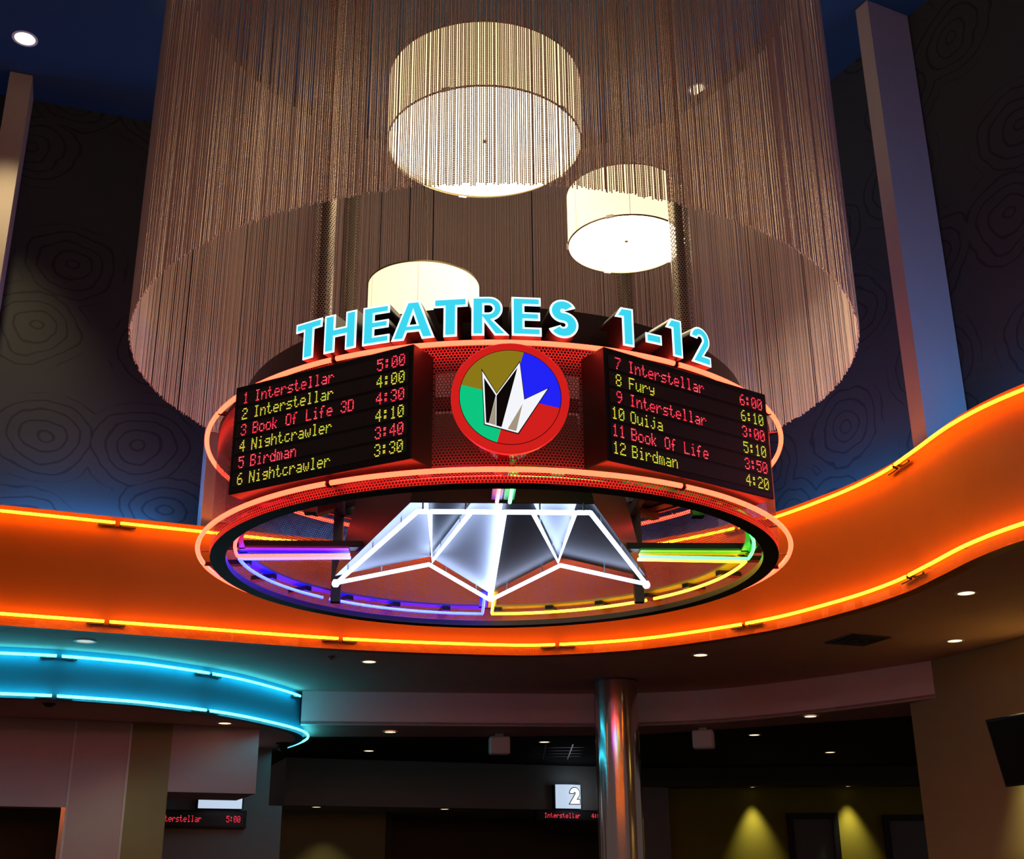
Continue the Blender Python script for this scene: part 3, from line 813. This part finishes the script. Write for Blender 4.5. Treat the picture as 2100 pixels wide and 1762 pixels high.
# ------------------------------------------------------------------ neon tubes along the fascias
def neon_run(curve, off, z, joints, m, names, cat, group, r=.0145, step=.1):
    line = offset_curve(curve, off); wall = curve
    for (s0, s1), (nm, lb) in zip(joints, names):
        p = resample(line, s0 + .025, s1 - .025, step)
        t = thing('neon_tube', lb, cat, (p[len(p) // 2].x, p[len(p) // 2].y, z), 0, group)
        o = Vector((t.location.x, t.location.y))
        MB().tube([(q.x - o.x, q.y - o.y, 0) for q in p], r, 8).build('glass_tube', M[m], t, smooth=True)
        full = offset_curve(curve, .012)
        for s, sg in ((s0, 1), (s1, -1)):
            a = resample(line, s + sg * .03, s + sg * .031 if sg > 0 else s - .029, 1)[0]
            b = resample(line, min(s, s + sg * .22), max(s, s + sg * .22), .22)
            e0 = b[-1] if sg > 0 else b[0]; e1 = b[0] if sg > 0 else b[-1]
            tv = (e0 - e1).normalized(); nv = Vector((tv.y, -tv.x))
            if nv.dot(resample(full, s, s + .001, 1)[0] - a) < 0: nv = -nv
            k = abs(off) * .55
            w0 = a + nv * k; w1 = a + tv * .15 + nv * k
            MB().tube([(a.x - o.x, a.y - o.y, 0), (w0.x - o.x, w0.y - o.y, -.012), (w1.x - o.x, w1.y - o.y, -.018)], .0125, 6).build('electrode', M['glass_sleeve'], t)
        n = max(1, int((s1 - s0) / .6))
        for i in range(n):
            q = resample(line, s0 + (s1 - s0) * (i + .5) / n, s0 + (s1 - s0) * (i + .5) / n + .001, 1)[0]
            w = resample(curve, arclen_near(curve, q), arclen_near(curve, q) + .001, 1)[0]
            MB().tube([(q.x - o.x, q.y - o.y, -.006), (w.x - o.x, w.y - o.y, -.012)], .004, 5).build('tube_support', M['chrome'], t)
def joints_at(curve, off, pts):
    line = offset_curve(curve, off)
    s = [arclen_near(line, p) for p in pts]
    return list(zip(s, s[1:]))
FJ = [(-8.6, 9.5), (-3.89, 11.58), (-1.78, 12.5), (.46, 12.9), (2.27, 11.93), (3.37, 10.05), (5.2, 7.25)]
wh = ['left of the marquee at the photo edge', 'running behind the left rim of the marquee', 'behind the left half of the marquee', 'behind the right half of the marquee', 'right of the marquee up to the inward bend', 'on the far right bend beside the khaki wall']
wb = ['above the turquoise bulkhead at the photo edge', 'between turquoise bulkhead and blue neon quarter', 'directly below the centre of the marquee', 'below the yellow neon quarter', 'rising right of the marquee above the ceiling vent', 'on the far right bend above two downlights']
neon_run(FASC, .09, 3.47, joints_at(FASC, .09, FJ), 'n_orange', [(0, 'orange neon tube along the fascia top, ' + w) for w in wh], 'neon tube', 'orange neon along the fascia')
neon_run(FASC, .09, 2.49, joints_at(FASC, .09, FJ), 'n_orange', [(0, 'orange neon tube along the fascia bottom, ' + w) for w in wb], 'neon tube', 'orange neon along the fascia')
TJ = [(-9.0, 11.0), (-4.56, 12.3), (-3.17, 13.4), (-2.57, 15.2)]
wt = ['at the photo edge', 'in the middle', 'round its bend']
neon_run(TEAL, .06, 2.325, joints_at(TEAL, .06, TJ), 'n_teal', [(0, 'turquoise neon tube, upper line of the rounded bulkhead, ' + w) for w in wt], 'neon tube', 'turquoise neon on the bulkhead', .0145)
TJ2 = TJ[:3] + [(-3.17, 17.1)]
wt2 = ['at the photo edge', 'in the middle', 'curling round the end']
neon_run(TEAL, .06, 1.925, joints_at(TEAL, .06, TJ2), 'n_teal', [(0, 'turquoise neon tube, lower line of the rounded bulkhead, ' + w) for w in wt2], 'neon tube', 'turquoise neon on the bulkhead', .0145)
# the fascia closes the round hall behind the viewer; the photo shows it only mirrored in the steel column
REAR = [Vector((9 * cos(radians(a)) + .5, 1 + 9 * sin(radians(a)))) for a in range(325, 214, -5)]
struct(strip(REAR, offset_curve(REAR, -.12), Z0, Z1).build('wall_fascia_rear', M['fascia']))
RL = sum((b - a).length for a, b in zip(REAR, REAR[1:]))
for z, w in ((3.47, 'top'), (2.49, 'bottom')):
    neon_run(REAR, .09, z, [(0, RL * .33), (RL * .33, RL * .66), (RL * .66, RL)], 'n_orange',
             [(0, 'orange neon tube, fascia %s behind the viewer, mirrored in the steel column, %s' % (w, q)) for q in ('right part', 'middle part', 'left part')], 'neon tube', 'orange neon along the rear fascia')

# blue cove tubes on the ledge at the foot of the walls, between the pilasters
M['n_cove'].node_tree.nodes['Principled BSDF'].inputs['Emission Color'].default_value = (4.5, 34, 115, 1)
nl = Vector((dl.y, -dl.x)); nr = Vector((dr.y, -dr.x))
def cove(a, b, n, lb):
    a = Vector(a) + n * .2; b = Vector(b) + n * .2
    t = thing('cove_light', lb, 'light', (a.x, a.y, 3.53), atan2((b - a).y, (b - a).x), 'blue cove lights')
    L = (b - a).length
    MB().tube([(0, 0, 0), (L / 2, 0, 0), (L, 0, 0)], .018, 6).build('glass_tube', M['n_cove'], t, smooth=True)
    for k in (.02, L - .02): MB().box((k - .015, -.02, -.03), (k + .015, .02, .022)).build('lamp_holder', M['white_plastic'], t)
def onl(x): return UPL0 + dl * ((x - UPL0.x) / dl.x)
def onr(d): return CORNER + dr * d
cove(onl(-8.6), onl(-6.2), nl, 'blue cove light hidden behind the fascia left of the left edge pilaster')
cove(onl(-5.25), onl(-3.65), nl, 'blue cove light hidden behind the fascia between the two left pilasters')
cove(onl(-2.65), onl(1.7), nl, 'blue cove light hidden behind the marquee')
cove(onr(.25), onr(.85), nr, 'short blue cove light hidden in the corner behind the curtain')
cove(onr(1.75), onr(3.95), nr, 'blue cove light hidden behind the fascia between the two right pilasters')
cove(onr(4.95), onr(8.4), nr, 'blue cove light hidden behind the fascia right of the wide pilaster')

# ------------------------------------------------------------------ downlights
def downlight(x, y, z, label, r=.085, lens='lens', group='recessed downlights'):
    t = thing('downlight', label, 'light', (x, y, z), 0, group)
    MB().ring(r - .014, r + .012, -.006, .0, 40).build('trim_ring', M['white_plastic'], t)
    MB().lathe([(r - .014, -.001), (r - .03, -.0005)], 32).build('lens', M[lens], t)
    return t
for x, y, lb, ln in ((-4.24, 12.05, 'unlit-looking pale downlight just above the turquoise neon', 'lens_dim'), (-1.57, 13.3, 'downlight in the soffit below the blue neon quarter', 'lens'),
                 (1.99, 13.07, 'downlight in the soffit above the right of the steel column', 'lens'), (3.87, 10.29, 'downlight nearest the orange fascia at the far right', 'lens'),
                 (4.48, 12.4, 'downlight beside the khaki wall top', 'lens')):
    downlight(x, y, Z0, lb, .10 if ln == 'lens_dim' else .085, ln)
for x, y, z, lb in ((-1.6, 16.1, 2.0, 'downlight in the low ceiling strip right of the turquoise curl'), (.43, 18.2, 2.10, 'downlight in the black ceiling left of the steel column'),
                    (3.55, 14.96, 2.0, 'downlight in the low ceiling strip near the khaki wall'), (-2.22, 19.15, 2.10, 'downlight in the black ceiling above the header wall at left'),
                    (3.36, 17.57, 2.10, 'downlight in the black ceiling right of the hanging box'), (4.98, 19.9, 2.10, 'rightmost downlight in the black ceiling, by the khaki wall')):
    downlight(x, y, z, lb, .085)
for px, lb in (((-3.18 * 1.0, 20.45), 'small downlight under the header at left'), ((-1.17, 21.2), 'small downlight under the header near its middle')):
    downlight(px[0], px[1], 1.375, lb, .08)
downlight(-2.72, 14.6, TZ0, 'downlight under the turquoise bulkhead') .location = (-3.33, 14.35, TZ0)
downlight(-5.16, 10.70, H, 'bright ceiling downlight in the top left corner', .12)
downlight(2.16, 11.68, H, 'ceiling downlight glimpsed through the bead strands', .11)
downlight(4.18, 22.4, 1.78, 'tiny downlight over the left yellow light pool in the hall', .045)
downlight(5.86, 22.4, 1.78, 'tiny downlight over the right yellow light pool in the hall', .045)
spot('spot_ceiling', (-5.16, 10.70, H - .05), (-5.2, 10.9, 0), 480, (1, .78, .42), 60, .8)
for x in (4.18, 5.86):
    spot('spot_hall', (x, 22.40, 1.74), (x, 22.50, -.6), 88, (1, .9, .5), 60, 1.0)
spot('spot_khaki', (4.98, 11.9, Z0 - .06), (5.5, 11.6, -.8), 700, (1, .82, .36), 78, .8)
spot('spot_door', (-3.0, 21.0, 1.35), (-3.2, 21.6, -1.2), 12, (1, .85, .45), 80, 1.0)
spot('spot_door', (-1.5, 21.3, 1.35), (-1.7, 22.2, -1.2), 12, (1, .85, .45), 80, 1.0)
spot('spot_pier', (-4.1, 13.2, TZ0 - .08), (-4.2, 14.3, -.9), 8, (1, .85, .45), 100, .9)

# ------------------------------------------------------------------ small ceiling fittings
t = thing('ceiling_vent', 'dark square air vent in the soffit at right', 'vent', (3.47, 12.31, Z0))
for a in range(3):
    q = .33 - a * .10
    MB().ring(q - .045, q, -.012 - .004 * a, .001, 4).build('louvre_frame', M['dark_grey'], t)
MB().lathe([(.28, -.004), (.28, .001)], 4, caps=True).build('backing', M['black'], t)
t.rotation_euler = (0, 0, radians(21 + 45))
t = thing('sprinkler_head', 'tiny red-brown sprinkler cover in the soffit left of centre', 'sprinkler', (-1.94, 13.0, Z0))
MB().lathe([(.03, -.012), (.04, -.004), (.04, 0)], 20).build('cover_plate', M['brown_wall'], t); MB().lathe([(.012, -.03), (.012, -.01)], 10).build('nozzle', M['brown_wall'], t)
t = thing('dome_camera', 'small black dome camera under the curl of turquoise neon', 'camera', (-3.02, 16.35, TZ0))
MB().lathe([(.02, -.11), (.055, -.09), (.07, -.05), (.07, -.04)], 24).build('dome', M['black'], t, smooth=True)
MB().lathe([(.08, -.04), (.09, -.02), (.09, 0)], 24).build('base', M['black'], t, smooth=True)
t = thing('smoke_detector', 'small dark detector under the turquoise bulkhead at left', 'detector', (-4.78, 12.75, TZ0))
MB().lathe([(.035, -.035), (.05, -.02), (.055, 0)], 20).build('cap', M['black'], t, smooth=True); MB().lathe([(.065, -.012), (.065, 0)], 20).build('base', M['dark_grey'], t)

def hang_box(x, y, rz, label):
    t = thing('hanging_speaker_box', label, 'speaker', (x, y, 2.0), rz, 'white boxes under the low ceiling')
    bevel(MB().box((-.135, -.09, -.265), (.135, .09, -.035)).build('case', M['white_plastic'], t), .03, 3)
    MB().box((-.05, -.03, -.04), (.05, .03, 0)).build('ceiling_bracket', M['white_plastic'], t)
    bevel(MB().box((-.115, -.097, -.245), (.115, -.088, -.055)).build('grille', mat('pale_grille', (.8, .78, .75), .7), t), .02, 2)
    return t
hang_box(-.20, 16.42, radians(8), 'white rounded box hung under the low ceiling left of the steel column')
hang_box(2.40, 15.95, radians(-14), 'white rounded box hung under the low ceiling right of the steel column')

# T-bar grid of the black ceiling near the number sign
gr = MB()
for k in range(4): gr.box((.25 + .0, 18.9 + .42 * k, 2.094), (1.05, 18.93 + .42 * k, 2.101))
for k in range(2): gr.box((.45 + .4 * k, 18.5, 2.094), (.47 + .4 * k, 20.6, 2.101))
struct(gr.build('trim_ceiling_grid', mat('ceiling_grid_bar', (.25, .25, .25), .3, .5)))

# ------------------------------------------------------------------ steel column
t = thing('steel_column', 'polished round steel column reflecting coloured neon', 'column', (1.207, 14.72, FLOOR))
MB().lathe([(.26, .0), (.26, Z0 - FLOOR)], 96, caps=False).build('shaft', M['steel'], t, smooth=True)
MB().lathe([(.264, Z0 - FLOOR - .02), (.268, Z0 - FLOOR)], 96, caps=False).build('top_collar', M['dark_grey'], t, smooth=True)
for k in (0, 1):
    a = radians(-172 + 120 * k * 1.5)
    MB().box((-.003, -.003, 0), (.003, .003, Z0 - FLOOR - .02)).build('seam', M['dark_grey'], t).location = (.26 * cos(a), .26 * sin(a), 0)

# ------------------------------------------------------------------ door boards and number signs
def ticker(c, u, w, z0, z1, items, label, dx, dz):
    a = atan2(u[1], u[0])
    t = thing('ticker_board', label, 'sign', (c[0], c[1], z0), a, 'red ticker boards over the auditorium doors')
    bevel(MB().box((0, -.1, 0), (w, .0, z1 - z0)).build('case', M['black'], t), .006)
    MB().box((.04, -.104, .03), (w - .04, -.098, z1 - z0 - .03)).build('screen', M['screen'], t)
    r = led_row(items, dx, dz, dx * .52, RED).build('text_row', [M['led_red'], M['led_pink']], t); r.location = (0, -.106, (z1 - z0) / 2)
    return t
def number_sign(c, u, w, z0, z1, label, digit):
    a = atan2(u[1], u[0])
    t = thing('number_sign', label, 'sign', (c[0], c[1], z0), a, 'lit number signs over the auditorium doors')
    h = z1 - z0
    MB().box((-.02, -.13, 0), (w + .02, -.02, h - .005)).build('case', M['black'], t)
    fc = MB(); n = 12; front = [(w * i / n, -.135 - .05 * sin(pi * i / n)) for i in range(n + 1)]
    fc.prism(front + [(w, -.12), (0, -.12)], .004, h).build('face', M['number_box'], t)
    if digit:
        k = h * .66
        me = curve_mesh('numeral', [[(p[0] * k, p[1] * k) for p in lp] for lp in GL[digit]], extrude=.004)
        me.materials.clear(); me.materials.append(M['number'])
        o = link('numeral', me, t, (w * .52, -.192, h * .2)); o.rotation_euler = (pi / 2, 0, 0)
        e = curve_mesh('numeral_edge', [[(p[0] * k, p[1] * k) for p in lp] for lp in GL[digit]], extrude=.003, offset=.014)
        e.materials.clear(); e.materials.append(M['dark_grey'])
        o2 = link('numeral_edge', e, t, (w * .52, -.188, h * .2)); o2.rotation_euler = (pi / 2, 0, 0)
    return t
def hdr(d, off=0): return HD + UD * d - ND * off
ticker(hdr(4.22), UD, 1.55, 1.185, 1.37, [(.14, 'Interstellar'), (1.0, '4:00')], 'red ticker board below the lit number 2, partly behind the steel column', .0092, .0115)
number_sign(hdr(4.55), UD, .46, 1.385, 1.775, 'lit white sign with the number 2', '2')
tk = ticker(TB + UD * .02, UD, 1.055, .865, 1.085, [(-.07, 'Interstellar'), (.80, '5:00')], 'red ticker board ending in 5:00 beside the olive pier', .0078, .0118)
number_sign(TB + UD * .44, UD, .56, 1.10, 1.50, 'lit white sign cut off by the beige box above the ticker', None)
spot('spot_number', (*(hdr(5.0, .5)), 1.6), (*(hdr(5.0, -.2)), 1.65), 1.5, (.8, .9, 1), 140, 1, .2)

# ------------------------------------------------------------------ poster frames in the hall
def poster(x0, x1, z1, label):
    t = thing('poster_frame', label, 'frame', (x0, 22.6, -.9), 0, 'poster frames in the hall')
    w = x1 - x0; h = z1 + .9
    f = MB()
    for lo, hi in (((0, 0), (.1, h)), ((w - .1, 0), (w, h)), ((.1, 0), (w - .1, .1)), ((.1, h - .1), (w - .1, h))): f.box((lo[0], -.1, lo[1]), (hi[0], 0, hi[1]))
    f.build('frame', M['black'], t)
    MB().box((.1, -.03, .1), (w - .1, -.01, h - .1)).build('poster_sheet', M['poster'], t)
poster(4.77, 5.66, 1.34, 'dark poster frame between the two yellow light pools')
poster(6.45, 7.4, 1.30, 'dark poster frame against the khaki wall edge')

# ------------------------------------------------------------------ screen on the khaki wall
p0 = RWo + RWd * 1.44
nrm = Vector((-.928, -.372))
c0 = p0 + nrm * .12
t = thing('wall_screen', 'black flat screen tilted forward on the khaki wall at right', 'screen', (c0.x, c0.y, 0), atan2(RWd.y, RWd.x))
sc = bevel(MB().box((0, -.03, 0), (1.15, .03, .66)).build('display', M['black'], t), .008)
sc.location = (0, 0, .98); sc.rotation_euler = (radians(12), 0, 0)
sb = MB().box((.025, -.034, .025), (1.125, -.029, .635)).build('glass', mat('dark_screen_glass', (.008, .008, .009), .15), sc)
MB().box((.45, .02, 1.2), (.7, .13, 1.4)).build('wall_mount', M['black'], t)
p1 = RWo + RWd * 1.72
t = MB().obox(p1 + nrm * .06, RWd, .5, .06, .64, .975).build('notice_panel', M['pink_wall']); bevel(t, .005)
tag(t, 'pale pinkish panel on the khaki wall below the black screen', 'panel')
